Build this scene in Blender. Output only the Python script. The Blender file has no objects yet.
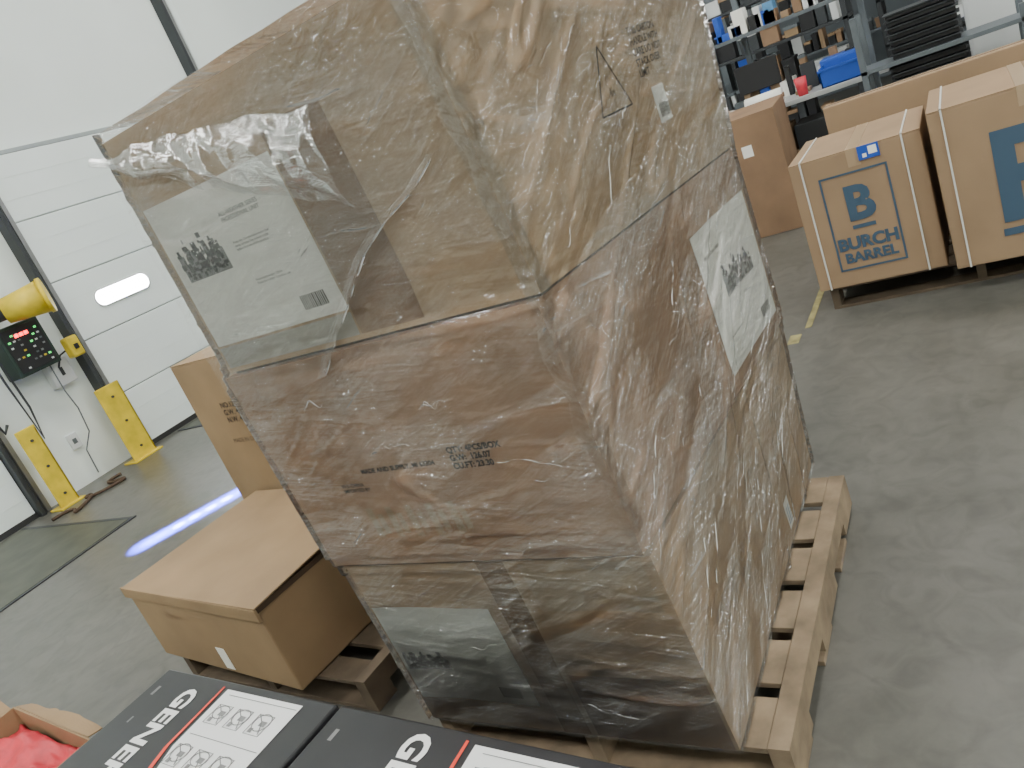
import bpy, bmesh, math, random
from mathutils import Vector, Matrix, noise
random.seed(7)
S=bpy.context.scene
# ---------------------------------------------------------------- materials
def mat(name,col,rough=0.6,metal=0.0,var=0.0,scale=6.0,bump=0.0,emit=None,es=1.0,spec=None):
    m=bpy.data.materials.new(name); m.use_nodes=True
    nt=m.node_tree; b=nt.nodes['Principled BSDF']
    b.inputs['Base Color'].default_value=(*col,1); b.inputs['Roughness'].default_value=rough
    b.inputs['Metallic'].default_value=metal
    if spec is not None: b.inputs['Specular IOR Level'].default_value=spec
    if emit:
        b.inputs['Emission Color'].default_value=(*emit,1); b.inputs['Emission Strength'].default_value=es
    if var>0 or bump>0:
        tc=nt.nodes.new('ShaderNodeTexCoord'); n=nt.nodes.new('ShaderNodeTexNoise')
        n.inputs['Scale'].default_value=scale; n.inputs['Detail'].default_value=6
        nt.links.new(tc.outputs['Object'],n.inputs['Vector'])
        if var>0:
            r=nt.nodes.new('ShaderNodeValToRGB')
            r.color_ramp.elements[0].position=.3; r.color_ramp.elements[1].position=.7
            r.color_ramp.elements[0].color=(*[c*(1-var) for c in col],1)
            r.color_ramp.elements[1].color=(*[min(1,c*(1+var)) for c in col],1)
            nt.links.new(n.outputs['Fac'],r.inputs['Fac']); nt.links.new(r.outputs['Color'],b.inputs['Base Color'])
        if bump>0:
            bp=nt.nodes.new('ShaderNodeBump'); bp.inputs['Strength'].default_value=bump; bp.inputs['Distance'].default_value=.02
            nt.links.new(n.outputs['Fac'],bp.inputs['Height']); nt.links.new(bp.outputs['Normal'],b.inputs['Normal'])
    return m
M={}
M['card']=mat('cardboard',(.33,.22,.13),.75,var=.10,scale=3,bump=.15)
M['card_t']=mat('cardboard_top_layer',(.46,.315,.185),.7,var=.16,scale=2.5,bump=.1)
M['card_m']=mat('cardboard_middle_layer',(.41,.25,.15),.7,var=.20,scale=2.5,bump=.1)
M['card_b']=mat('cardboard_bottom_layer',(.45,.30,.175),.7,var=.18,scale=2.5,bump=.1)
M['card2']=mat('cardboard_golden',(.31,.205,.11),.75,var=.14,scale=3,bump=.15)
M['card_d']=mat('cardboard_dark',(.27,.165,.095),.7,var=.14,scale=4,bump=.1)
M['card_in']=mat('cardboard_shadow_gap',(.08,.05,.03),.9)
M['tape']=mat('packing_tape',(.30,.185,.105),.25,var=.12)
M['clear_tape']=mat('pale_tape',(.42,.30,.185),.3)
M['paper']=mat('label_paper',(.95,.93,.87),.6,var=.02)
M['greyband']=mat('label_grey_band',(.42,.39,.33),.6)
M['ink']=mat('black_ink',(.012,.012,.012),.6)
M['ink_b']=mat('brown_black_ink',(.045,.03,.02),.7)
M['grey_ink']=mat('grey_ink',(.22,.22,.22),.6)
M['blueink']=mat('slate_blue_ink',(.05,.095,.15),.7)
M['wood']=mat('pallet_wood',(.25,.185,.12),.8,var=.34,scale=9,bump=.3)
M['wood_d']=mat('pallet_wood_dark',(.11,.08,.052),.85,var=.25,scale=9,bump=.3)
M['blackbox']=mat('black_printed_board',(.022,.022,.025),.35,var=.15)
M['white']=mat('white_print',(.80,.80,.80),.45)
M['red']=mat('red_print',(.75,.06,.03),.45)
M['redp']=mat('red_plastic',(.62,.04,.06),.45,var=.2,scale=20)
M['door']=mat('door_white_steel',(.86,.93,.91),.4,var=.02,scale=1.5)
M['wall']=mat('wall_white',(.83,.89,.86),.7,var=.03,scale=1)
M['ceil']=mat('ceiling_white',(.6,.61,.58),.9)
M['seam']=mat('door_seam_grey',(.36,.40,.40),.6)
M['seal']=mat('black_rubber_seal',(.03,.03,.03),.7)
M['yellow']=mat('safety_yellow',(.70,.52,.03),.5,var=.18,scale=8)
M['steel']=mat('galvanised_steel',(.30,.31,.31),.45,.6,var=.15)
M['dark']=mat('dark_grey_metal',(.05,.055,.06),.5,.3)
M['black']=mat('black_plastic',(.015,.015,.017),.45)
M['greyp']=mat('grey_paint',(.12,.14,.155),.5)
M['pcb']=mat('control_panel_dark_green',(.02,.04,.03),.5)
M['led']=mat('red_led',(.9,.02,.02),.4,emit=(1,.03,.03),es=8)
M['ledg']=mat('green_led',(.02,.7,.1),.4,emit=(.1,1,.2),es=1.5)
M['blue']=mat('blue_plastic',(.02,.09,.48),.4)
M['ltblue']=mat('light_blue_plastic',(.10,.28,.52),.4)
M['whitep']=mat('white_plastic',(.70,.72,.72),.4)
M['bentop']=mat('bench_top_grey',(.45,.46,.46),.4)
M['strap']=mat('white_strap',(.70,.70,.67),.4)
M['plate']=mat('dock_plate_steel',(.085,.09,.068),.5,.2,var=.25,scale=5)
M['glow']=mat('daylight_window',(1,1,1),.3,emit=(.93,.97,1),es=30)
M['tube']=mat('lamp_diffuser',(1,1,1),.3,emit=(1,.99,.95),es=6)
M['ylw_tape']=mat('floor_tape_yellow',(.30,.26,.11),.6,var=.35,scale=14)

def floor_mat():
    m=bpy.data.materials.new('polished_concrete'); m.use_nodes=True; nt=m.node_tree; b=nt.nodes['Principled BSDF']
    tc=nt.nodes.new('ShaderNodeTexCoord')
    n1=nt.nodes.new('ShaderNodeTexNoise'); n1.inputs['Scale'].default_value=.8; n1.inputs['Detail'].default_value=9; n1.inputs['Roughness'].default_value=.7
    n2=nt.nodes.new('ShaderNodeTexNoise'); n2.inputs['Scale'].default_value=9; n2.inputs['Detail'].default_value=7; n2.inputs['Distortion'].default_value=1.2
    for n in (n1,n2): nt.links.new(tc.outputs['Object'],n.inputs['Vector'])
    r=nt.nodes.new('ShaderNodeValToRGB'); r.color_ramp.elements[0].position=.32; r.color_ramp.elements[1].position=.68
    r.color_ramp.elements[0].color=(.088,.087,.074,1); r.color_ramp.elements[1].color=(.165,.158,.14,1)
    mx=nt.nodes.new('ShaderNodeMixRGB'); mx.blend_type='MULTIPLY'; mx.inputs['Fac'].default_value=.5
    r2=nt.nodes.new('ShaderNodeValToRGB'); r2.color_ramp.elements[0].color=(.5,.5,.5,1); r2.color_ramp.elements[0].position=.3; r2.color_ramp.elements[1].position=.6
    nt.links.new(n1.outputs['Fac'],r.inputs['Fac']); nt.links.new(n2.outputs['Fac'],r2.inputs['Fac'])
    nt.links.new(r.outputs['Color'],mx.inputs['Color1']); nt.links.new(r2.outputs['Color'],mx.inputs['Color2'])
    nt.links.new(mx.outputs['Color'],b.inputs['Base Color'])
    mr=nt.nodes.new('ShaderNodeMapRange'); mr.inputs['To Min'].default_value=.25; mr.inputs['To Max'].default_value=.5
    nt.links.new(n1.outputs['Fac'],mr.inputs['Value']); nt.links.new(mr.outputs['Result'],b.inputs['Roughness'])
    return m
M['floor']=floor_mat()

def film_mat(name,haze=.09,gloss=.02,hot=.4,ang=(-.5,.12),bump=.9,dist=.03,fa=1.0,rough=.10):
    m=bpy.data.materials.new(name); m.use_nodes=True; nt=m.node_tree; nt.nodes.clear()
    N=nt.nodes.new; L=nt.links.new
    out=N('ShaderNodeOutputMaterial'); uv=N('ShaderNodeUVMap'); uv.uv_map='UVMap'
    def streak(a,sx,sy,det=4,dist=.4):
        mp=N('ShaderNodeMapping'); mp.inputs['Rotation'].default_value=(0,0,a)
        mp2=N('ShaderNodeMapping'); mp2.inputs['Scale'].default_value=(sx,sy,1)
        L(uv.outputs['UV'],mp.inputs['Vector']); L(mp.outputs['Vector'],mp2.inputs['Vector'])
        n=N('ShaderNodeTexNoise'); n.inputs['Scale'].default_value=1; n.inputs['Detail'].default_value=det; n.inputs['Distortion'].default_value=dist
        L(mp2.outputs['Vector'],n.inputs['Vector']); return n
    a=streak(ang[0],5,46,3,1.3); b=streak(ang[1],3.5,38,3,1.3); c=streak(-.3,2.4,6,5,1.0)
    def mr(src,f0,f1,t0,t1):
        x=N('ShaderNodeMapRange'); x.inputs['From Min'].default_value=f0; x.inputs['From Max'].default_value=f1; x.inputs['To Min'].default_value=t0; x.inputs['To Max'].default_value=t1; L(src,x.inputs['Value']); return x.outputs['Result']
    def math_(op,x,y):
        n=N('ShaderNodeMath'); n.operation=op
        for i,v in enumerate((x,y)):
            if isinstance(v,(int,float)): n.inputs[i].default_value=v
            else: L(v,n.inputs[i])
        return n.outputs[0]
    patch=mr(c.outputs['Fac'],.40,.64,0,1)
    ht=math_('MULTIPLY',math_('ADD',a.outputs['Fac'],b.outputs['Fac']),math_('ADD',math_('MULTIPLY',patch,.85),.15))
    bp=N('ShaderNodeBump'); bp.inputs['Strength'].default_value=bump; bp.inputs['Distance'].default_value=dist; L(ht,bp.inputs['Height'])
    st=math_('MULTIPLY',mr(math_('MAXIMUM',a.outputs['Fac'],b.outputs['Fac']),.60,.80,0,hot),patch)  # glints along the wrinkles mixed in as white diffuse streaks
    hz=math_('ADD',math_('MULTIPLY',patch,haze),haze*.35)
    tot=math_('ADD',st,hz); tot.node.use_clamp=True
    tr=N('ShaderNodeBsdfTransparent'); df=N('ShaderNodeBsdfDiffuse'); df.inputs['Color'].default_value=(.95,.94,.92,1)
    tl=N('ShaderNodeBsdfTranslucent'); tl.inputs['Color'].default_value=(.95,.94,.92,1)
    dd=N('ShaderNodeMixShader'); dd.inputs['Fac'].default_value=.3; L(df.outputs[0],dd.inputs[1]); L(tl.outputs[0],dd.inputs[2])
    gl=N('ShaderNodeBsdfGlossy'); gl.inputs['Roughness'].default_value=rough; L(bp.outputs['Normal'],gl.inputs['Normal'])
    m1=N('ShaderNodeMixShader'); L(tot,m1.inputs['Fac']); L(tr.outputs[0],m1.inputs[1]); L(dd.outputs[0],m1.inputs[2])
    fr=N('ShaderNodeFresnel'); fr.inputs['IOR'].default_value=1.5
    f2=N('ShaderNodeMath'); f2.operation='MULTIPLY_ADD'; f2.use_clamp=True; L(fr.outputs[0],f2.inputs[0]); f2.inputs[1].default_value=fa; f2.inputs[2].default_value=gloss
    f3=math_('ADD',f2.outputs[0],math_('MULTIPLY',patch,.05))
    m2=N('ShaderNodeMixShader'); L(f3,m2.inputs['Fac']); L(m1.outputs[0],m2.inputs[1]); L(gl.outputs[0],m2.inputs[2])
    L(m2.outputs[0],out.inputs['Surface']); return m
M['film']=film_mat('stretch_film')
M['film2']=film_mat('loose_stretch_film',haze=.07,gloss=.0,hot=.15,ang=(1.2,.4),bump=.4,dist=.012,fa=.45,rough=.10)
M['film3']=film_mat('gathered_stretch_film',haze=.14,gloss=.02,hot=.4,ang=(1.2,.4),bump=.5,dist=.012,fa=.8)
M['film4']=film_mat('corner_glint_film',haze=.01,gloss=.03,hot=.35,ang=(.9,.4),bump=.8,dist=.02,fa=.9,rough=.09)
M['film5']=film_mat('sail_stretch_film',haze=.03,gloss=.0,hot=.3,bump=.35,dist=.012,fa=.5,rough=.1)
def ridge_mat():
    m=bpy.data.materials.new('film_fold_ridge'); m.use_nodes=True; nt=m.node_tree; nt.nodes.clear(); N=nt.nodes.new; L=nt.links.new
    out=N('ShaderNodeOutputMaterial'); tc=N('ShaderNodeTexCoord'); n=N('ShaderNodeTexNoise'); n.inputs['Scale'].default_value=26
    L(tc.outputs['Object'],n.inputs['Vector'])
    mr=N('ShaderNodeMapRange'); mr.inputs['From Min'].default_value=.42; mr.inputs['From Max'].default_value=.68; mr.inputs['To Max'].default_value=.8; L(n.outputs['Fac'],mr.inputs['Value'])
    tr=N('ShaderNodeBsdfTransparent'); g=N('ShaderNodeBsdfPrincipled'); g.inputs['Base Color'].default_value=(.9,.9,.88,1); g.inputs['Roughness'].default_value=.15
    mx=N('ShaderNodeMixShader'); L(mr.outputs['Result'],mx.inputs['Fac']); L(tr.outputs[0],mx.inputs[1]); L(g.outputs[0],mx.inputs[2]); L(mx.outputs[0],out.inputs['Surface']); return m
M['ridge']=ridge_mat()

# ---------------------------------------------------------------- helpers
def link(o,parent=None):
    S.collection.objects.link(o)
    if parent: o.parent=parent
    return o
def empty(name,loc=(0,0,0)):
    e=bpy.data.objects.new(name,None); e.empty_display_size=.1; link(e); return e
def mesh_obj(name,verts,faces,m,parent=None,smooth=False,bevel=0,uvs=None):
    me=bpy.data.meshes.new(name); me.from_pydata([tuple(v) for v in verts],[],faces); me.update()
    if uvs:
        ul=me.uv_layers.new(name='UVMap')
        for p in me.polygons:
            for li in p.loop_indices: ul.data[li].uv=uvs[me.loops[li].vertex_index]
    o=bpy.data.objects.new(name,me)
    for mm in (m if isinstance(m,(list,tuple)) else [m]): me.materials.append(mm)
    if smooth:
        for p in me.polygons: p.use_smooth=True
    link(o,parent)
    if bevel:
        b=o.modifiers.new('bevel','BEVEL'); b.width=bevel; b.segments=2; b.limit_method='ANGLE'
    return o
def hexa(name,b4,t4,m,parent=None,bevel=.004):
    v=list(b4)+list(t4)
    f=[(3,2,1,0),(4,5,6,7)]+[(i,(i+1)%4,(i+1)%4+4,i+4) for i in range(4)]
    o=mesh_obj(name,v,f,m,parent,bevel=bevel)
    bm=bmesh.new(); bm.from_mesh(o.data); bmesh.ops.recalc_face_normals(bm,faces=bm.faces); bm.to_mesh(o.data); bm.free()
    return o
def box(name,lo,hi,m,parent=None,bevel=.003):
    x0,y0,z0=lo; x1,y1,z1=hi
    return hexa(name,[(x0,y0,z0),(x1,y0,z0),(x1,y1,z0),(x0,y1,z0)],[(x0,y0,z1),(x1,y0,z1),(x1,y1,z1),(x0,y1,z1)],m,parent,bevel)
class Frame:
    def __init__(s,o,ang=0):
        s.o=Vector(o); s.x=Vector((math.cos(ang),math.sin(ang),0)); s.y=Vector((-math.sin(ang),math.cos(ang),0)); s.z=Vector((0,0,1))
    def p(s,x,y,z): return s.o+s.x*x+s.y*y+s.z*z
    def box(s,name,lo,hi,m,parent=None,bevel=.003):
        x0,y0,z0=lo; x1,y1,z1=hi
        return hexa(name,[s.p(x0,y0,z0),s.p(x1,y0,z0),s.p(x1,y1,z0),s.p(x0,y1,z0)],[s.p(x0,y0,z1),s.p(x1,y0,z1),s.p(x1,y1,z1),s.p(x0,y1,z1)],m,parent,bevel)
def cyl(name,p0,p1,r,m,parent=None,seg=24,r2=None):
    p0=Vector(p0);p1=Vector(p1); d=(p1-p0); L=d.length; q=d.to_track_quat('Z','Y')
    bm=bmesh.new(); bmesh.ops.create_cone(bm,cap_ends=True,segments=seg,radius1=r,radius2=r if r2 is None else r2,depth=L)
    for v in bm.verts: v.co=q@v.co+(p0+p1)/2
    me=bpy.data.meshes.new(name); bm.to_mesh(me); bm.free(); me.materials.append(m)
    for p in me.polygons: p.use_smooth=len(p.vertices)==4
    o=bpy.data.objects.new(name,me); link(o,parent); return o
def tube(name,pts,r,m,parent=None,cyclic=False,res=3):
    cu=bpy.data.curves.new(name,'CURVE'); cu.dimensions='3D'; cu.bevel_depth=r; cu.bevel_resolution=res; cu.use_fill_caps=True
    sp=cu.splines.new('POLY'); sp.points.add(len(pts)-1)
    for i,p in enumerate(pts): sp.points[i].co=(*p,1)
    sp.use_cyclic_u=cyclic; cu.materials.append(m); o=bpy.data.objects.new(name,cu); link(o,parent); return o
def text2d(s,size,bold=0.0,align='LEFT'):
    cu=bpy.data.curves.new('t','FONT'); cu.body=s; cu.size=size; cu.align_x=align; cu.offset=bold; cu.resolution_u=3
    o=bpy.data.objects.new('t',cu); S.collection.objects.link(o); bpy.context.view_layer.update()
    dg=bpy.context.evaluated_depsgraph_get(); me=bpy.data.meshes.new_from_object(o.evaluated_get(dg))
    v=[(p.co.x,p.co.y) for p in me.vertices]; f=[tuple(p.vertices) for p in me.polygons]
    bpy.data.objects.remove(o); bpy.data.meshes.remove(me); return v,f
def text(name,s,size,org,xd,yd,m,parent=None,bold=0,align='LEFT'):
    v,f=text2d(s,size,bold,align); org=Vector(org); xd=Vector(xd); yd=Vector(yd)
    return mesh_obj(name,[org+xd*a+yd*b for a,b in v],f,m,parent)
def rects(name,org,xd,yd,rs,m,parent=None):
    org=Vector(org); xd=Vector(xd); yd=Vector(yd); V=[];F=[]
    for x,y,w,h in rs:
        i=len(V); V+=[org+xd*x+yd*y,org+xd*(x+w)+yd*y,org+xd*(x+w)+yd*(y+h),org+xd*x+yd*(y+h)]; F.append((i,i+1,i+2,i+3))
    return mesh_obj(name,V,F,m,parent)
def area(name,loc,sx,sy,power,col=(1,1,1),rot=(0,0,0)):
    l=bpy.data.lights.new(name,'AREA'); l.shape='RECTANGLE'; l.size=sx; l.size_y=sy; l.energy=power; l.color=col
    o=bpy.data.objects.new(name,l); o.location=loc; o.rotation_euler=rot; return link(o)

# ---------------------------------------------------------------- room
X0,X1,Y0,Y1,H=-5.0,15.0,-7.0,7.6,7.0
box('floor',(X0,Y0,-.1),(X1,Y1,0),M['floor'],bevel=0)
box('ceiling',(X0,Y0,H),(X1,Y1,H+.1),M['ceil'],bevel=0)
box('wall_left',(X0,Y1,0),(X1,Y1+.2,H),M['wall'],bevel=0)
box('wall_right',(X0,Y0-.2,0),(X1,Y0,H),M['wall'],bevel=0)
box('wall_far',(X1,Y0,0),(X1+.2,Y1,H),M['greyp'],bevel=0)
box('wall_near',(X0-.2,Y0,0),(X0,Y1,H),M['wall'],bevel=0)
def dock_door(name,xa,xb,win=None):
    e=empty(name); zt=3.05; n=5; ph=zt/n
    for i in range(n):
        box(f'panel_{i+1}',(xa,7.54,i*ph+.005),(xb,7.597,(i+1)*ph-.005),M['door'],e,bevel=.006)
        for k in (.33,.66): box(f'groove_{i+1}_{int(k*100)}',(xa+.02,7.537,i*ph+ph*k),(xb-.02,7.5405,i*ph+ph*k+.004),M['wall'],e,bevel=0)
    box('panel_gap_backing',(xa+.01,7.560,.0),(xb-.01,7.598,zt),M['seam'],e,bevel=0)
    box('bottom_seal',(xa,7.53,.0),(xb,7.54,.05),M['seal'],e,bevel=0)
    box('header_seal',(xa-.05,7.54,zt),(xb+.05,7.598,zt+.035),M['seam'],e,bevel=0)
    if win:
        wx,wz=win; pts=[]
        for k in range(32):
            a=2*math.pi*k/32; pts.append((wx+math.copysign(.24,math.cos(a))+.085*math.cos(a),7.534,wz+.085*math.sin(a)))
        mesh_obj('window_pane',pts,[tuple(range(32))],M['glow'],e); tube('window_gasket',pts,.008,M['whitep'],e,cyclic=True)
    for x in (xa-.03,xb+.03):
        box('track',(x-.025,7.46,.0),(x+.015,7.598,4.6),M['dark'],e,bevel=0)
        box('track_edge',(x+.05,7.50,.0),(x+.09,7.598,4.6),M['steel'],e,bevel=0)
    return e
dock_door('door_1',4.20,7.05,(4.92,1.53))
dock_door('door_2',.25,3.06)
box('trim_1',(7.25,7.57,0),(7.33,7.598,6.9),M['door'],bevel=0)
def guard(name,x,w):
    e=empty(name); y=7.26
    box('plate',(x-w/2,y,.0),(x+w/2,y+.02,.78),M['yellow'],e,.006)
    box('side',(x+w/2-.02,y,.0),(x+w/2,y+.15,.76),M['yellow'],e,.006)
    box('foot',(x-w/2-.03,y-.06,0),(x+w/2+.03,y+.16,.015),M['yellow'],e,.003)
    for z in (.12,.4,.66): cyl('bolt',(x,y-.015,z),(x,y+.002,z),.012,M['dark'],e,12)
guard('track_guard',3.24,.18); guard('track_guard',4.08,.26)
e=empty('dock_control_panel')
box('enclosure',(3.50,7.36,1.16),(3.90,7.6,1.62),M['pcb'],e,.01)
box('face',(3.53,7.35,1.19),(3.87,7.362,1.59),M['black'],e,.002)
for i in range(7):
    for j in range(7):
        if random.random()<.35: continue
        x=3.55+i*.045; z=1.21+j*.052
        box('indicator',(x,7.342,z),(x+.02,7.352,z+.016),[M['ledg'],M['greyp'],M['yellow'],M['whitep'],M['steel']][(i*3+j*2)%5],e,0)
for i in range(3): box('red_indicator',(3.63+i*.045,7.338,1.50),(3.66+i*.045,7.352,1.53),M['led'],e,0)
e=empty('dock_light')
cyl('lamp_head',(3.62,7.25,1.74),(3.90,7.05,1.74),.11,M['yellow'],e,r2=.15); cyl('lamp_rim',(3.89,7.055,1.74),(3.92,7.035,1.74),.16,M['yellow'],e)
cyl('lamp_back',(3.52,7.32,1.74),(3.63,7.24,1.74),.07,M['dark'],e)
tube('arm',[(3.6,7.27,1.8),(3.58,7.3,1.95),(3.6,7.45,2.02),(3.6,7.6,2.02)],.022,M['yellow'],e)
tube('arm_brace',[(3.6,7.6,1.7),(3.62,7.4,1.85),(3.6,7.27,1.9)],.018,M['steel'],e)
box('mount',(3.5,7.56,1.85),(3.7,7.6,2.15),M['yellow'],e)
e=empty('wall_junction_box'); box('cover',(3.80,7.5,.93),(4.02,7.6,1.18),M['whitep'],e,.01); box('latch',(3.9,7.49,1.02),(3.93,7.5,1.1),M['dark'],e,0); tube('lead',[(3.9,7.49,1.1),(3.96,7.47,1.2),(4.05,7.48,1.22)],.008,M['dark'],e)
e=empty('yellow_wall_switch'); box('body',(3.99,7.30,1.13),(4.11,7.42,1.33),M['yellow'],e,.02); box('button',(4.03,7.285,1.2),(4.07,7.30,1.25),M['black'],e,.003)
tube('electrical_conduit',[(3.62,7.58,1.6),(3.62,7.58,4.5)],.018,M['steel'])
tube('hanging_chain',[(3.42,7.5,2.3),(3.41,7.48,1.2),(3.44,7.47,.6),(3.48,7.48,.9),(3.47,7.5,1.4)],.01,M['dark'])
tube('wall_cable',[(3.82,7.45,1.2),(3.80,7.42,.9),(3.84,7.45,.7),(3.84,7.5,.45),(3.75,7.55,.3),(3.75,7.58,.05)],.006,M['greyp'])
tube('hanging_hook_strap',[(3.14,7.42,2.0),(3.15,7.40,1.3),(3.12,7.40,.95),(3.15,7.40,.8),(3.2,7.4,.86)],.014,M['dark'])
e=empty('wall_outlet'); box('plate',(3.66,7.57,.35),(3.76,7.6,.5),M['whitep'],e,.004); box('socket',(3.69,7.566,.4),(3.73,7.571,.45),M['greyp'],e,0)
pts=[]
for i in range(60):
    t=i/59; pts.append((2.95+.75*t+.08*math.sin(t*19),6.95+.12*math.cos(t*13)+.1*t,.016))
tube('coiled_hose',pts,.014,M['card_in'])
def plate(name,xa,xb):
    e=empty(name); box('deck',(xa,5.75,0),(xb,7.45,.006),M['plate'],e,0); 
    for x in (xa-.04,xb): box('curb_angle',(x,5.72,0),(x+.03,7.45,.008),M['dark'],e,0)
    box('front_angle',(xa-.04,5.70,0),(xb+.04,5.73,.008),M['dark'],e,0)
plate('dock_leveler',.75,2.85); plate('dock_leveler',4.65,6.7)
# ---------------------------------------------------------------- pallets
def pallet(name,fr,lx,ly,nb,m,strin=True,h=.13,gap=.065):
    e=empty(name); bw=(lx-(nb-1)*gap)/nb
    for i in range(nb):
        x=i*(bw+gap); dz=random.uniform(-.002,.0)
        fr.box(f'deck_board_{i+1}',(x,.052 if strin else 0,h-.018),(x+bw,ly+random.uniform(-.01,.01),h+dz),m,e,.002)
        if i%2==0: fr.box(f'bottom_board_{i+1}',(x,0,0),(x+bw,ly,.016),m,e,.002)
    for k,y in enumerate((0,ly/2-.02,ly-.042)):
        top=h if (strin and k==0) else h-.018; w=.05 if (strin and k==0) else .04
        fr.box(f'stringer_{k+1}a',(0,y,.016),(lx*.16,y+w,top),m,e,0)
        fr.box(f'stringer_{k+1}b',(lx*.16,y,.06),(lx*.38,y+w,top),m,e,0)
        fr.box(f'stringer_{k+1}c',(lx*.38,y,.016),(lx*.62,y+w,top),m,e,0)
        fr.box(f'stringer_{k+1}d',(lx*.62,y,.06),(lx*.84,y+w,top),m,e,0)
        fr.box(f'stringer_{k+1}e',(lx*.84,y,.016),(lx,y+w,top),m,e,0)
    return e
pallet('wooden_pallet',Frame((1.265,.572,0)),1.15,1.03,6,M['wood'],gap=.045)
# ---------------------------------------------------------------- wrapped carton stack
def disp(p,s,h):
    e=min(1,min(s,1-s,h,1-h)*6)
    return -(.005+.011*noise.noise(Vector(p)*2.0)+.002*noise.noise(Vector(p)*7))*e
levels=[.132,.688,1.285,1.905]
LAY=[([(1.25,.68),(2.50,.69),(2.50,1.63),(1.25,1.60)],[(1.25,.720),(2.51,.667),(2.50,1.64),(1.25,1.635)]),
     ([(1.24,.728),(2.49,.652),(2.49,1.65),(1.24,1.660)],[(1.245,.752),(2.48,.650),(2.48,1.66),(1.245,1.705)]),
     ([(1.262,.745),(2.47,.643),(2.47,1.66),(1.262,1.695)],[(1.25,.785),(2.44,.60),(2.42,1.68),(1.25,1.70)])]
GAP=.004
def corner(l,i,h):
    b,t=LAY[l]; z=levels[l]+(GAP if l else .001)+(levels[l+1]-levels[l]-2*GAP)*h
    return Vector((b[i][0]*(1-h)+t[i][0]*h,b[i][1]*(1-h)+t[i][1]*h,z))
SIDES={'L':(3,0,Vector((-1,0,0))),'R':(0,1,Vector((0,-1,0))),'B':(1,2,Vector((1,0,0))),'K':(2,3,Vector((0,1,0)))}
def fp(l,side,s,h,off=0):
    a,b,n=SIDES[side]; p=corner(l,a,h)*(1-s)+corner(l,b,h)*s
    return p+n*(disp(p,s,h)+off)
def grid(fn,nu,nv):
    V=[];F=[];U=[]
    for j in range(nv+1):
        for i in range(nu+1): V.append(fn(i/nu,j/nv)); U.append((i/nu,j/nv))
    for j in range(nv):
        for i in range(nu):
            a=j*(nu+1)+i; F.append((a,a+1,a+nu+2,a+nu+1))
    return V,F,U
stack=empty('shrink_wrapped_carton_stack')
for l in range(3):
    V=[];F=[]
    for sd in 'LRBK':
        v,f,_=grid(lambda s,h:fp(l,sd,s,h),30,18); o=len(V); V+=v; F+=[tuple(i+o for i in q) for q in f]
    for h in (0,1):
        o=len(V); V+=[corner(l,i,h) for i in range(4)]; F.append((o,o+1,o+2,o+3))
    ob=mesh_obj(f'carton_{l+1}',V,F,(M['card_b'],M['card_m'],M['card_t'])[l],stack,smooth=False)
    bm=bmesh.new(); bm.from_mesh(ob.data); bmesh.ops.remove_doubles(bm,verts=bm.verts,dist=.0005); bmesh.ops.recalc_face_normals(bm,faces=bm.faces); bm.to_mesh(ob.data); bm.free()
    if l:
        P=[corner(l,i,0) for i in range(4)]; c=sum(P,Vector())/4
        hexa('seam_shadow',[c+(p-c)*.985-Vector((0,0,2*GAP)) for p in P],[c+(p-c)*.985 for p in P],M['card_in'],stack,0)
def decal(name,l,sd,s0,s1,h0,h1,m,off=.002,n=12):
    v,f,_=grid(lambda u,w:fp(l,sd,s0+(s1-s0)*u,h0+(h1-h0)*w,off),n,n); return mesh_obj(name,v,f,m,stack)
def size(l,sd):
    a,b,_=SIDES[sd]; return (corner(l,a,.5)-corner(l,b,.5)).length, levels[l+1]-levels[l]
def dtext(name,t,l,sd,s,h,sz,m,off=.0035,bold=0):
    v,f=text2d(t,sz,bold); w,hh=size(l,sd)
    return mesh_obj(name,[fp(l,sd,s+x/w,h+y/hh,off) for x,y in v],f,m,stack)
def drects(name,l,sd,s,h,rs,m,off=.0035):
    w,hh=size(l,sd); V=[];F=[]
    for x,y,a,b in rs:
        i=len(V); V+=[fp(l,sd,s+px/w,h+py/hh,off) for px,py in ((x,y),(x+a,y),(x+a,y+b),(x,y+b))]; F.append((i,i+1,i+2,i+3))
    return mesh_obj(name,V,F,m,stack)
def label(l,sd,s0,s1,h0,h1,px0=.08,px1=.42,py=.45,txt=True,ph=.085):
    decal('product_label',l,sd,s0,s1,h0,h1,M['paper'])
    w,hh=size(l,sd); W=(s1-s0)*w; Hh=(h1-h0)*hh
    R=[];R2=[];R3=[]
    for k in range(170):
        t=random.random(); top=ph*(.5+.3*abs(math.sin(t*9+l))+.2*math.sin(t*31)); x=W*(px0+(px1-px0)*t); y=Hh*py-.04+random.random()*top
        a=random.uniform(.004,.016); b=random.uniform(.004,.016); (R if k%3==0 else R2 if k%3==1 else R3).append((x,y,a,b))
        if k%4==0: R.append((x,Hh*py-.042,.014,top*.8))
    drects('product_picture',l,sd,s0,h0,R,M['grey_ink'],.003)
    drects('product_picture_dark',l,sd,s0,h0,R2,M['ink'],.0037)
    drects('product_picture_mid',l,sd,s0,h0,R3,M['dark'],.0034)
    if txt:
      for k,(tx,ty,sz,t) in enumerate(((.50,.78,.014,'ALL-WEATHER SERIES\nPROFESSIONAL UNIT'),(.50,.60,.009,'Keep dry. Do not stack more than\nthree cartons. See manual inside\nbefore first use of this product.'),(.52,.34,.009,'Assembled weight 126 lb\nMade for indoor / outdoor use'))):
        dtext('label_text',t,l,sd,s0+(s1-s0)*tx,h0+(h1-h0)*ty,sz,M['ink'])
    R=[]; x=W*.74
    while x<W*.9: a=random.uniform(.0015,.004); R.append((x,Hh*.07,a,.035)); x+=a+.003
    drects('label_barcode',l,sd,s0,h0,R,M['ink'])
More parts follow.
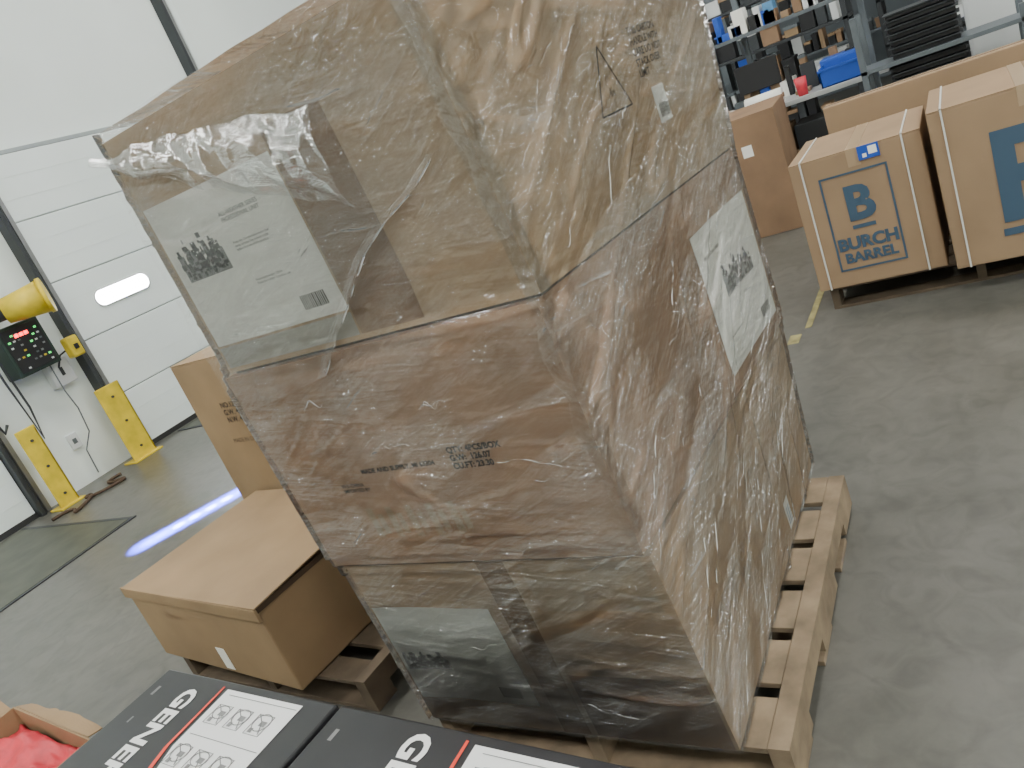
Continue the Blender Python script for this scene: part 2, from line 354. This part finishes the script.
label(2,'L',.01,.50,.12,.72,.06,.38,.58,True,.10); decal('label_grey_band',2,'L',.01,.50,.02,.11,M['greyband'])
label(0,'L',.01,.45,.15,.74,.02,.38,.45,False,.06)
label(1,'R',.60,.985,.08,.78,.30,.80,.55,False,.10)
dtext('label_text','PROFESSIONAL SERIES',1,'R',.64,.64,.014,M['ink']); dtext('label_text','See manual before use',1,'R',.66,.22,.012,M['ink'])
decal('box_tape_a',0,'L',.49,.58,.0,1,M['tape'],.0012)
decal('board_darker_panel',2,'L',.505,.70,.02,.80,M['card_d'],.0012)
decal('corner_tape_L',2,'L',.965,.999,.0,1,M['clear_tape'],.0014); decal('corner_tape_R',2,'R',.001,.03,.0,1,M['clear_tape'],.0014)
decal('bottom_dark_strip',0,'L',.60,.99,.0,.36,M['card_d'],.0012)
decal('bottom_pale_strip',0,'L',.62,.97,.72,.98,M['clear_tape'],.0012)
dtext('carton_text_qty','QTY: 4PCS/BOX\nG.W:  126.07\nCU.FT: 23.30',1,'L',.60,.50,.021,M['ink_b'],bold=.0009)
dtext('carton_text_maker','MADE AND SUPPLY, MI 63304',1,'L',.30,.46,.018,M['ink_b'],bold=.0008)
dtext('carton_text_small','W.S: CHINA\nIMPORTED BY',1,'L',.20,.40,.015,M['ink_b'],bold=.0003)
for k in range(5): drects('ghost_print',1,'L',.24+k*.07,.14,[(0,0,.022,.09),(.03,.01,.018,.06)],M['clear_tape'],.0016)
def triangle():
    w,hh=size(2,'R'); c=(.46,.51); s=.16; P=[(-s/2,-s*.45),(s/2,-s*.45),(0,s*.5)]
    for i in range(3):
        a=P[i]; b=P[(i+1)%3]; dx,dy=b[0]-a[0],b[1]-a[1]; L=math.hypot(dx,dy); nx,ny=-dy/L*.0022,dx/L*.0022
        mesh_obj('triangle_symbol',[fp(2,'R',c[0]+x/w,c[1]+y/hh,.003) for x,y in ((a[0]-nx,a[1]-ny),(b[0]-nx,b[1]-ny),(b[0]+nx,b[1]+ny),(a[0]+nx,a[1]+ny))],[(0,1,2,3)],M['ink_b'],stack)
    dtext('triangle_text','4x',2,'R',.447,.45,.03,M['ink_b'])
triangle()
dtext('carton_text_right','THIS CARTON\nHANDLE WITH\nCARE DO NOT\nSTACK OVER\nLIMIT',2,'R',.60,.64,.026,M['ink_b'],bold=.0004)
decal('barcode_sticker',2,'R',.635,.70,.27,.42,M['paper'])
drects('barcode',2,'R',.645,.290,[(i*.007,0,.0035,.036) for i in range(9)],M['ink'])
decal('shipping_sticker',0,'R',.655,.70,.05,.22,M['paper']); drects('shipping_sticker_print',0,'R',.66,.08,[(.0,i*.012,.04,.004) for i in range(5)],M['ltblue'])
dtext('mill_stamp','CARTON 3 OF 12\nNET WT 118 LB',0,'R',.12,.42,.045,M['clear_tape'],bold=.001)
# film shell
def prof(z):
    l=0 if z<=levels[1] else (1 if z<=levels[2] else 2)
    h=(z-levels[l])/(levels[l+1]-levels[l]); h=max(-.1,min(1.03,h))
    return [Vector((LAY[l][0][i][0]*(1-h)+LAY[l][1][i][0]*h,LAY[l][0][i][1]*(1-h)+LAY[l][1][i][1]*h)) for i in range(4)]
def profs(z):
    Q=[prof(z+d) for d in (-.03,0,.03)]
    return [(Q[0][i]+Q[1][i]+Q[2][i])/3 for i in range(4)]
zs=(.134,1.925); nz=330; order=[('K',50),('L',260),('R',330),('B',30)]
V=[];U=[];F=[]; cols=None
lens={'K':1.25,'L':.95,'R':1.25,'B':1.0}
def fold(a1,t1,fx,fy,seed,w):
    r=1-abs(noise.noise(Vector((a1*fx,t1*fy,seed))))*w
    return r if r>0 else 0
for j in range(nz+1):
    z=zs[0]+(zs[1]-zs[0])*j/nz; P=profs(z); c=sum(P,Vector((0,0)))/4
    P=[q+Vector((.010 if q.x>c.x else -.010,.010 if q.y>c.y else -.010)) for q in P]
    row=0; acc=0
    for sd,n in order:
        a,b,nn=SIDES[sd]; th=.62 if sd=='R' else -.12
        ct,st_=math.cos(th),math.sin(th); big=n>100
        for i in range(n):
            s=i/n; q=P[a]*(1-s)+P[b]*s; p=Vector((q.x,q.y,z)); u=acc+lens[sd]*s
            d=0
            if big:
                t1=z*ct-u*st_; a1=z*st_+u*ct
                d=.0026*noise.noise(Vector((a1*3,t1*24,3.1)))+.0015*noise.noise(Vector((u*4,z*34+u*3,7.7)))+.003*noise.noise(Vector((u*3,z*3,17.7)))
                amp=max(0,noise.noise(Vector((a1*2.2,t1*2.2,20)))+.28)*2.4
                d+=.0065*fold(a1,t1,1.3,7,11,15)*amp
                d+=.006*fold(t1*.6+a1*.8,a1*.6-t1*.8,1.6,6,31,17)*max(0,noise.noise(Vector((a1*2,t1*2,50)))+.15)*2
                d+=.005*fold(u,z,2.0,9,71,18)*max(0,noise.noise(Vector((u*2,z*2,80)))+.15)*2
                e=min(1,min(s,1-s)*14); d=d*(.4+.6*e)
            V.append(p+nn*max(-.006,d)); U.append((u,z)); row+=1
        acc+=lens[sd]
    cols=row
for j in range(nz):
    for i in range(cols):
        k=(i+1)%cols
        F.append((j*cols+i,j*cols+k,(j+1)*cols+k,(j+1)*cols+i))
mesh_obj('stretch_film_wrap',V,F,M['film'],stack,smooth=True,uvs=U)
P=prof(1.905)
def capf(u,v):
    q=(P[0]*(1-u)+P[1]*u)*(1-v)+(P[3]*(1-u)+P[2]*u)*v; return Vector((q.x,q.y,1.925+.008*noise.noise(Vector((q.x*7,q.y*7,0)))))
v,f,u=grid(capf,40,40); mesh_obj('stretch_film_cap',v,f,M['film'],stack,smooth=True,uvs=u)
def crump(u,v):
    y=1.715-.66*u; z=1.865-.20*u+(.5-v)*(.02+.19*u**.8)
    n=noise.noise(Vector((u*9,v*2.5,1)))+.35*noise.noise(Vector((u*24,v*6,4)))
    return Vector((1.226-.03*math.sin(v*math.pi)-.017*n*min(1,u*5+.2),y,z+.03*noise.noise(Vector((u*6,v*3,12)))))
v,f,u=grid(crump,150,50); mesh_obj('loose_film_bunch',v,f,M['film2'],stack,smooth=True,uvs=u)
edge=[(.83,1.60),(.90,1.555),(1.00,1.515),(1.085,1.465),(1.16,1.40),(1.24,1.33),(1.345,1.235)]
def ev(t):
    k=t*(len(edge)-1); i=min(int(k),len(edge)-2); r=k-i; return edge[i][0]*(1-r)+edge[i+1][0]*r,edge[i][1]*(1-r)+edge[i+1][1]*r
def sail(u,v):
    y,z=ev(v); yl=1.712; zl=1.80-.62*v
    yy=y*(1-u)+yl*u; zz=z*(1-u)+zl*u
    x=1.228-.022*math.sin(min(1,u*1.1)*math.pi)*(.4+.6*v)-.007*noise.noise(Vector((yy*5,zz*5,2)))-.004*noise.noise(Vector((yy*4-zz*22,zz*5,5)))
    return Vector((x,yy,zz))
v,f,u=grid(sail,90,60); mesh_obj('loose_film_sail',v,f,M['film5'],stack,smooth=True,uvs=u)
def strip(u,v):
    p=sail(u*(.015+.05*v),v); return Vector((p.x-.004-.008*abs(noise.noise(Vector((u*3,v*4,8)))),p.y,p.z))
v,f,u=grid(strip,20,80); mesh_obj('loose_film_hem',v,f,M['film3'],stack,smooth=True,uvs=u)
tube('film_edge_ridge',[sail(0,k/40) for k in range(41)],.0016,M['ridge'],stack)
def cstrip(u,v):
    z=.75+1.15*v; P=profs(z); w=(u-.5)*2
    base=Vector((P[0].x-.013,P[0].y-.013,z)); wd=.5+.5*abs(noise.noise(Vector((v*7,5,5))))*2
    p=base+(Vector((0,-w*.05*wd,0)) if w<0 else Vector((w*.08*wd,0,0)))
    n=noise.noise(Vector((u*3+v*10,v*55,5)))*.007+noise.noise(Vector((u*6,v*24,9)))*.005
    return p+Vector((-1,-1,0)).normalized()*(.002+n*(1-abs(w)*.7)-.003*abs(w))
v,f,u=grid(cstrip,24,300); mesh_obj('corner_glint_strip',v,f,M['film4'],stack,smooth=True,uvs=[(a*.15,b*1.1) for a,b in u])  # wrinkled film strip added to give the front corner its glints
def ridge(sd,s0,z0,s1,z1,r=.0009,amp=.010):
    pts=[]; sd0=random.random()*50
    a,b,nn=SIDES[sd]
    for k in range(22):
        t=k/21; s=s0+(s1-s0)*t; z=z0+(z1-z0)*t+amp*noise.noise(Vector((t*3,sd0,0)))*2
        P=profs(z); q=P[a]*(1-s)+P[b]*s; pts.append(Vector((q.x,q.y,z))+nn*.015)
    tube('film_glint',pts,r*random.uniform(.5,1.3),M['ridge'],stack,res=1)  # pale tubes stand in for bright streaks on the film wrinkles
for i in range(40):
    s=random.uniform(0,.8); z=random.uniform(.15,1.8); L=random.uniform(.03,.16); ridge('R',s,z,min(.99,s+L),min(1.9,z+L*random.uniform(.3,1.8)))
for i in range(10):
    s=random.uniform(0,.8); z=random.uniform(.2,1.3); L=random.uniform(.05,.2); ridge('L',s,z,min(.99,s+L),z-L*random.uniform(-.2,.3))
# ---------------------------------------------------------------- cartons (left)
pallet('wooden_pallet',Frame((1.36,1.98,0),math.radians(-4)),.60,1.15,4,M['wood_d'])
def carton(name,fr,lx,ly,z0,z1,m,tape=True,bulge=.0):
    e=empty(name)
    fr.box('body',(0,0,z0),(lx,ly,z1-.006),m,e,.006)
    fr.box('flap_a',(0,0,z1-.006),(lx,ly/2-.003,z1),m,e,.002); fr.box('flap_b',(0,ly/2+.003,z1-.006),(lx,ly,z1),m,e,.002)
    if tape: fr.box('tape',(-.001,ly/2-.03,z1),(lx+.001,ly/2+.03,z1+.001),M['clear_tape'],e,0); fr.box('tape_end',(-.0015,ly/2-.03,z1-.09),(-.0003,ly/2+.03,z1),M['clear_tape'],e,0)
    return e
fr=Frame((1.30,2.22,0),math.radians(-7.5))
e=empty('flat_carton')
fr.box('body',(0,0,.132),(.70,1.0,.472),M['card2'],e,.006)
V=[fr.p(-.012,-.012,.496),fr.p(.71,-.012,.530),fr.p(.71,1.01,.486),fr.p(-.012,1.01,.484)]
hexa('lid',[v-Vector((0,0,.006)) for v in V],V,M['card2'],e,.002)
fr.box('lid_front_lip',(-.014,-.012,.44),(-.004,1.01,.488),M['card2'],e,.002)
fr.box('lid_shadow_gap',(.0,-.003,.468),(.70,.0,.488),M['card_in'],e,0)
fr.box('inner_flap',(.02,.01,.472),(.69,.5,.478),M['card_d'],e,.001)
fr.box('carton_sticker',(-.0022,.42,.15),(-.0005,.48,.25),M['paper'],e,0)
text('carton_print','KEEP DRY',.03,fr.p(-.003,.75,.36),-fr.y,fr.z,M['card_d'],e)
fr=Frame((2.11,2.42,0),math.radians(-4))
e=carton('tall_carton',fr,.55,.89,.132,1.165,M['card2'])
text('carton_print','NO.12 QTY 24\nG.W. 45 LBS\nN.W. 41 LBS',.038,fr.p(-.003,.66,.92),-fr.y,fr.z,M['ink_b'],e,bold=.0007)
text('carton_print_small','MADE IN CHINA',.03,fr.p(-.003,.70,.74),-fr.y,fr.z,M['ink_b'],e)
pallet('wooden_pallet',Frame((2.12,2.3,0),math.radians(-4)),.75,1.1,4,M['wood_d'])
# ---------------------------------------------------------------- black generator cartons (bottom)
rowa=math.atan2(.083,.9965)
fr=Frame((.797,.617,0),-rowa)
pallet('wooden_pallet',Frame(tuple(fr.p(-.62,-.05,0)),-rowa),.6,1.62,4,M['wood_d'])
for k,(ya,yb) in enumerate(((0.0,.745),(.760,1.485))):
    e=empty('generator_carton'); D=.60; zt=.60; db=.10 if k==0 else 0
    fr.box('body',(-D,ya,.132),(0,yb,zt),M['blackbox'],e,.005)
    z=zt+.0015; w=yb-ya
    def loc(a,b,z=z): return fr.p(-a,yb-(b+db)*w,z)
    R=-fr.x; UP=-fr.y
    text('brand_lettering','GENERAC',.090,loc(.045-(.02 if k==0 else 0),.235),R,UP,M['white'],e,bold=.003)
    def quad(n,pts,m,zz): return mesh_obj(n,[loc(a,b,zz) for a,b in pts],[tuple(range(len(pts)))],m,e)
    quad('red_stripe',[(.02,.415),(.02,.425),(.20,.445),(.26,.475),(.55,.475),(.55,.46),(.27,.46),(.21,.432)],M['red'],z)
    quad('instruction_panel',[(.025,.45),(.025,.87),(.55,.87),(.55,.50),(.26,.50),(.20,.465)],M['white'],z)
    for i in range(4):
        for j in range(3):
            a=.055+i*.12; b=.535+j*.115; pa=loc(a+.035,b,z+.0015); q=random.uniform(.8,1.1)
            tube('diagram_circle',[pa+fr.x*.028*q*math.cos(t*math.tau/16)*.8+fr.y*.028*math.sin(t*math.tau/16) for t in range(16)],.0011,M['grey_ink'],e,cyclic=True,res=0)
            tube('diagram_body',[pa+fr.x*.02+fr.y*.03,pa-fr.x*.035+fr.y*.03,pa-fr.x*.035-fr.y*.026,pa+fr.x*.02-fr.y*.026],.0009,M['grey_ink'],e,cyclic=True,res=0)
            tube('diagram_arm',[pa+fr.x*.02+fr.y*.03,pa,pa-fr.x*.03-fr.y*.02],.0012,M['grey_ink'],e,res=0)
            rects('diagram_block',pa+Vector((0,0,.0002)),fr.x,fr.y,[(-.01,-.018,.014,.022),(-.03,.008,.012,.014)],M['grey_ink'],e)
    for i in range(5): tube('panel_rule',[loc(.04+.12*i,.49,z+.0012),loc(.04+.12*i,.86,z+.0012)],.0008,M['grey_ink'],e,res=0)
    text('side_lettering','SPECIFICATIONS',.018,loc(.30,.485),R,UP,M['ink'],e)
    rects('edge_small_print',fr.p(-.06,yb-.06*w,z),-fr.x,-fr.y,[(0,0,.03,.012),(.10,.03,.02,.008)],M['grey_ink'],e)
# open carton with red content, bottom-left
LX,LY,ZT=.36,.64,.40
fr=Frame((.45,2.57,0),math.radians(-6))
e=empty('open_carton')
t=.006
fr.box('base',(0,0,.0),(LX,LY,.01),M['card2'],e,0)
for n,lo,hi in (('side_a',(0,0,0),(t,LY,ZT)),('side_b',(LX-t,0,0),(LX,LY,ZT)),('side_c',(0,0,0),(LX,t,ZT)),('side_d',(0,LY-t,0),(LX,LY,ZT))): fr.box(n,lo,hi,M['card2'],e,.001)
def flap(n,a,b,out,up,w):
    a=Vector(a);b=Vector(b); d=fr.x*out[0]+fr.y*out[1]+Vector((0,0,up)); d=d.normalized()*w
    def g(u,v):
        p=a.lerp(b,.03+.94*u)+d*v*(1+.25*noise.noise(Vector((u*9,3,a.x)))); return p+Vector((0,0,.02*v*math.sin(u*5)))
    v,f,_=grid(g,16,5); o=mesh_obj(n,v,f,M['card2'],e); s=o.modifiers.new('s','SOLIDIFY'); s.thickness=.004
flap('flap_a',fr.p(LX,0,ZT),fr.p(LX,LY,ZT),(1,0),-.2,.045)
flap('flap_b',fr.p(0,0,ZT),fr.p(LX,0,ZT),(0,-1),-2.6,.12)
flap('flap_c',fr.p(0,LY,ZT),fr.p(LX,LY,ZT),(0,1),.6,.12)
flap('flap_d',fr.p(0,0,ZT),fr.p(0,LY,ZT),(-1,0),-.4,.12)
rects('arrow_marks',fr.p(LX-.05,-.075,ZT-.11),-fr.x,fr.z,[(0,0,.05,.008),(.01,.02,.008,.05),(.03,.02,.008,.05)],M['ink_b'],e)
def red(u,v): 
    return fr.p(.02+(LX-.04)*u,.02+(LY-.04)*v,ZT-.06+.05*noise.noise(Vector((u*4,v*4,2)))+.02*noise.noise(Vector((u*12,v*12,2))))
v,f,_=grid(red,30,30); o=mesh_obj('red_packaging',v,f,M['redp'],e,smooth=True); s=o.modifiers.new('s','SOLIDIFY'); s.thickness=.02
# ---------------------------------------------------------------- strapped cartons right
def logo(e,X,yl,yr,zb,zt):
    xd=Vector((0,-1,0)); yd=Vector((0,0,1)); W=yl-yr; Hh=zt-zb; t=.010; o=(X,yl,zb)
    rects('logo_frame',o,xd,yd,[(0,0,W,t),(0,Hh-t,W,t),(0,t,t,Hh-2*t),(W-t,t,t,Hh-2*t)],M['blueink'],e)
    text('logo_letter','B',.25,(X,yl-W/2,zb+Hh*.52),xd,yd,M['blueink'],e,bold=.009,align='CENTER')
    rects('logo_bar',o,xd,yd,[(W*.33,Hh*.42,W*.34,.02)],M['blueink'],e)
    text('logo_word_1','BURCH',.09,(X,yl-W/2,zb+Hh*.22),xd,yd,M['blueink'],e,bold=.004,align='CENTER')
    text('logo_word_2','BARREL',.075,(X,yl-W/2,zb+Hh*.08),xd,yd,M['blueink'],e,bold=.003,align='CENTER')
e=carton('strapped_carton',Frame((4.36,.26,0),0),.68,.63,.132,.85,M['card'])
logo(e,4.356,.76,.43,.22,.74)
for y in (.345,.83): box('strap_front',(4.353,y-.004,.132),(4.3595,y+.004,.855),M['strap'],e,0); box('strap_top',(4.353,y-.004,.851),(5.04,y+.004,.855),M['strap'],e,0)
box('hanging_tag',(4.353,.45,.78),(4.357,.55,.85),M['blue'],e,0); box('hanging_tag_print',(4.3525,.46,.80),(4.3532,.50,.84),M['paper'],e,0); box('hanging_tag_print_2',(4.3525,.51,.79),(4.3532,.53,.81),M['paper'],e,0)
e=carton('strapped_carton',Frame((4.27,-.56,0),0),.72,.78,.132,.92,M['card'])
xd=Vector((0,-1,0)); yd=Vector((0,0,1))
text('logo_letter','B',.60,(4.266,.02,.33),xd,yd,M['blueink'],e,bold=.015)
rects('logo_bar',(4.266,0,.25),xd,yd,[(0,0,.34,.035)],M['blueink'],e)
for y in (.16,-.48): box('strap_front',(4.263,y-.004,.132),(4.2695,y+.004,.925),M['strap'],e,0); box('strap_top',(4.263,y-.004,.921),(4.99,y+.004,.925),M['strap'],e,0)
fr=Frame((4.40,-.6,0)); pallet('wooden_pallet',fr,.85,1.45,5,M['wood_d'],strin=False)
e=empty('long_flat_carton'); box('body',(5.3,-1.6,.0),(5.44,.80,.97),M['card'],e,.006); box('top_seam',(5.365,-1.6,.97),(5.375,.80,.972),M['card_in'],e,0)
box('floor_tape_1',(4.0,.99,0),(4.12,1.05,.002),M['ylw_tape'],bevel=0)
box('floor_tape_2',(4.2,.95,0),(5.2,.985,.002),M['ylw_tape'],bevel=0)
fr=Frame((6.45,1.31,0),math.radians(4)); e=carton('large_carton',fr,.8,.95,.0,.97,M['card_d'])
fr.box('white_tag',(-.003,.22,.66),(-.0005,.30,.75),M['paper'],e,0); fr.box('blue_mark',(-.003,.50,.86),(-.0005,.62,.965),M['ltblue'],e,0)
# ---------------------------------------------------------------- background workshop
def bench(name,x0,x1,y0,y1,z,up,m=M['greyp']):
    e=empty(name); box('top',(x0,y0,z-.04),(x1,y1,z),M['bentop'],e,.004)
    for x in (x0,x1-.05):
        for y in (y0,y1-.05): box('leg',(x,y,0),(x+.05,y+.05,z-.04),m,e,.002)
    box('lower_shelf',(x0+.02,y0+.02,.25),(x1-.02,y1-.02,.28),m,e,.002)
    if up:
        for y in (y0,(y0+y1)/2,y1-.05): box('upright',(x1-.05,y,z),(x1,y+.05,up),m,e,.002)
        box('upper_shelf',(x1-.38,y0,up-.45),(x1,y1,up-.42),m,e,.002); box('rail',(x1-.05,y0,up-.05),(x1,y1,up),m,e,.002)
    cm=[M['black'],M['whitep'],M['card'],M['dark'],M['ltblue'],M['paper'],M['greyp'],M['card_d'],M['whitep'],M['blue']]
    # workbench items modelled as parts of the cluttered bench
    box('monitor_screen',(7.80,1.45,1.02),(7.84,1.83,1.27),M['black'],e,.006); box('monitor_stand',(7.84,1.61,.88),(7.88,1.67,1.1),M['black'],e); box('monitor_foot',(7.73,1.54,.88),(7.93,1.74,.895),M['black'],e)
    t=.012; bx,by,bz=7.40,.74,.88
    for nn_,lo,hi in (('bin_front',(0,0,0),(t,.34,.15)),('bin_back',(.3-t,0,0),(.3,.34,.18)),('bin_left',(0,0,0),(.3,t,.16)),('bin_right',(0,.34-t,0),(.3,.34,.16)),('bin_base',(0,0,0),(.3,.34,t)),('bin_rim',(-.01,-.01,.13),(t,.35,.15))):
        box(nn_,(bx+lo[0],by+lo[1],bz+lo[2]),(bx+hi[0],by+hi[1],bz+hi[2]),M['blue'],e,.002)
    box('second_bin',(7.72,.76,.88),(7.95,1.1,1.08),M['blue'],e,.01)
    cyl('red_cup',(7.45,1.24,.88),(7.45,1.24,1.03),.04,M['redp'],e,r2=.052)
    cyl('paper_roll',(7.44,1.40,.945),(7.44,1.72,.945),.065,M['paper'],e); cyl('roll_core',(7.44,1.39,.945),(7.44,1.73,.945),.02,M['card_d'],e)
    for k in range(46):
        x=random.uniform(x0+.05,x0+.40) if k%2 else random.uniform(x0+.45,x1-.15); y=random.uniform(y0+.05,y1-.15)
        w=random.uniform(.03,.13); d=random.uniform(.03,.10); hh=random.uniform(.01,.09) if k%2 else random.uniform(.05,.28)
        if x<7.75 and y<1.15 or (x<7.55 and y<1.75): continue
        box('bench_clutter',(x,y,z),(x+d,y+w,z+hh),random.choice(cm),e,.006)
    for k in range(26):
        y=random.uniform(y0+.05,y1-.15); w=random.uniform(.04,.14); box('shelf_clutter',(x1-.36,y,up-.42),(x1-.2,y+w,up-.42+random.uniform(.05,.26)),random.choice(cm),e,.006)
    for k in range(12):
        y=random.uniform(y0+.05,y1-.3); w=random.uniform(.1,.3); box('lower_clutter',(x0+.1,y,.28),(x0+.5,y+w,.28+random.uniform(.1,.4)),random.choice(cm[:4]+cm[6:8]),e,.006)
    return e
bench('cluttered_workbench',7.35,8.10,.70,2.7,.88,1.95)
e=empty('steel_cart')
for x in (6.75,7.15):
    for y in (.66,-.36): box('post',(x,y,.12),(x+.045,y+.045,1.35 if y>0 else 1.05),M['greyp'],e,.002); cyl('caster',(x+.02,y,.05),(x+.02,y+.04,.05),.05,M['black'],e)
for z in (.2,.56,.93): box('shelf',(6.75,-.36,z),(7.195,.705,z+.03),M['greyp'],e,.002)
def trays(z0,n,y0,y1):
    for i in range(n):
        z=z0+i*.047
        box(f'tray_{i+1}',(6.82,y0+.02,z),(7.12,y1-.02,z+.03),M['black'],e,.006); box(f'tray_rim_{i+1}',(6.80,y0,z+.03),(7.14,y1,z+.038),M['dark'],e,.002)
trays(.59,7,.0,.52)
e=empty('stacked_black_trays'); trays(.962,7,.02,.50)
e=empty('chest_freezer'); box('body',(7.5,-1.2,.03),(8.4,.0,1.25),M['whitep'],e,.03); box('lid',(7.48,-1.22,1.25),(8.42,.02,1.33),M['whitep'],e,.03); box('plinth',(7.53,-1.17,0),(8.37,-.03,.03),M['black'],e,0)
def shelving(name,x0,x1,y0,y1,h,lv,m):
    e=empty(name)
    for x in (x0,x1-.05):
        for y in (y0,(y0+y1)/2,y1-.05): box('post',(x,y,0),(x+.05,y+.05,h),m,e,.002)
    for z in lv: box('shelf',(x0,y0,z-.03),(x1,y1,z),m,e,.002)
    cm=[M['card'],M['black'],M['dark'],M['bentop'],M['card2'],M['greyp'],M['card_d'],M['black'],M['whitep'],M['dark'],M['blue'],M['yellow'],M['ltblue'],M['blue']]
    for z in lv:
        y=y0+.08
        while y<y1-.3:
            w=random.uniform(.05,.24); hh=random.uniform(.08,.40); d=random.uniform(.2,x1-x0-.1); mm=random.choice(cm[:10] if random.random()<.85 else cm)
            box('stock_item',(x0+.06,y,z),(x0+.06+d*.8,y+w,z+hh),mm,e,.008)
            box('stock_lid',(x0+.052,y-.004,z+hh-.03),(x0+.06+d*.8,y+w+.004,z+hh+.004),random.choice(cm[:8]),e,.002); y+=w+random.uniform(.0,.06)
shelving('steel_shelving',9.6,10.2,1.0,3.8,2.3,(.3,.8,1.3,1.8),M['dark'])
shelving('steel_shelving',10.6,11.2,-2.6,.8,2.3,(.3,.8,1.3,1.8),M['dark'])
shelving('steel_shelving',12.6,13.2,-2,3.8,2.8,(.3,.9,1.5,2.1),M['greyp'])
# ---------------------------------------------------------------- lights
for x in (-2.5,2.2,7,12):
    for y in (-4.5,0.2,4.6):
        e=empty('ceiling_light_fixture'); box('housing',(x-.7,y-.25,H-.32),(x+.7,y+.25,H-.22),M['whitep'],e,.01)
        for k in (-.16,0,.16): box('tube',(x-.65,y+k-.03,H-.335),(x+.65,y+k+.03,H-.322),M['tube'],e,0)
        for dx in (-.5,.5): tube('hanger',[(x+dx,y,H-.22),(x+dx,y,H)],.006,M['steel'],e)
        pw={-4.5:210,.2:85,4.6:175}[y]
        if x>10: pw*=.3
        if x<0: pw*=1.25
        area('fixture_lamp',(x,y,H-.36),1.4,.5,pw,(1,.995,.955))
a=Vector((2.50,5.02,0)); b=Vector((3.10,4.68,0))
for k in range(7):  # unseen spots added in a row to lay the blue streak on the floor
    p=a.lerp(b,k/6)
    for (en,cl,sz) in ((50000,(.04,.07,1),5.0),(90000 if 2<=k<=5 else 12000,(.35,.45,1),2.0)):
        l=bpy.data.lights.new('floor_streak_light','SPOT'); l.energy=en; l.color=cl ; l.spot_size=math.radians(sz); l.spot_blend=1; l.shadow_soft_size=.01
        o=bpy.data.objects.new('floor_streak_spot',l); src=p+Vector((.4,.6,3.2)); o.location=src; o.rotation_euler=(p-src).to_track_quat('-Z','Y').to_euler(); link(o)
w=bpy.data.worlds.new('World'); S.world=w; w.use_nodes=True; w.node_tree.nodes['Background'].inputs[0].default_value=(.75,.8,.85,1); w.node_tree.nodes['Background'].inputs[1].default_value=.5
# ---------------------------------------------------------------- camera
cam=bpy.data.cameras.new('camera'); co=bpy.data.objects.new('camera',cam); link(co)
cam.sensor_width=36; cam.lens=778/1024*36; cam.clip_start=.05
X=Vector((.4393,.4453,-.7803)).normalized(); Y=Vector((-.8212,-.1527,-.5498)); Y=(Y-X*Y.dot(X)).normalized(); Z=X.cross(Y)
R=Matrix((X,Y,Z)).to_4x4(); co.matrix_world=Matrix.Translation((0,0,1.6))@R
S.camera=co
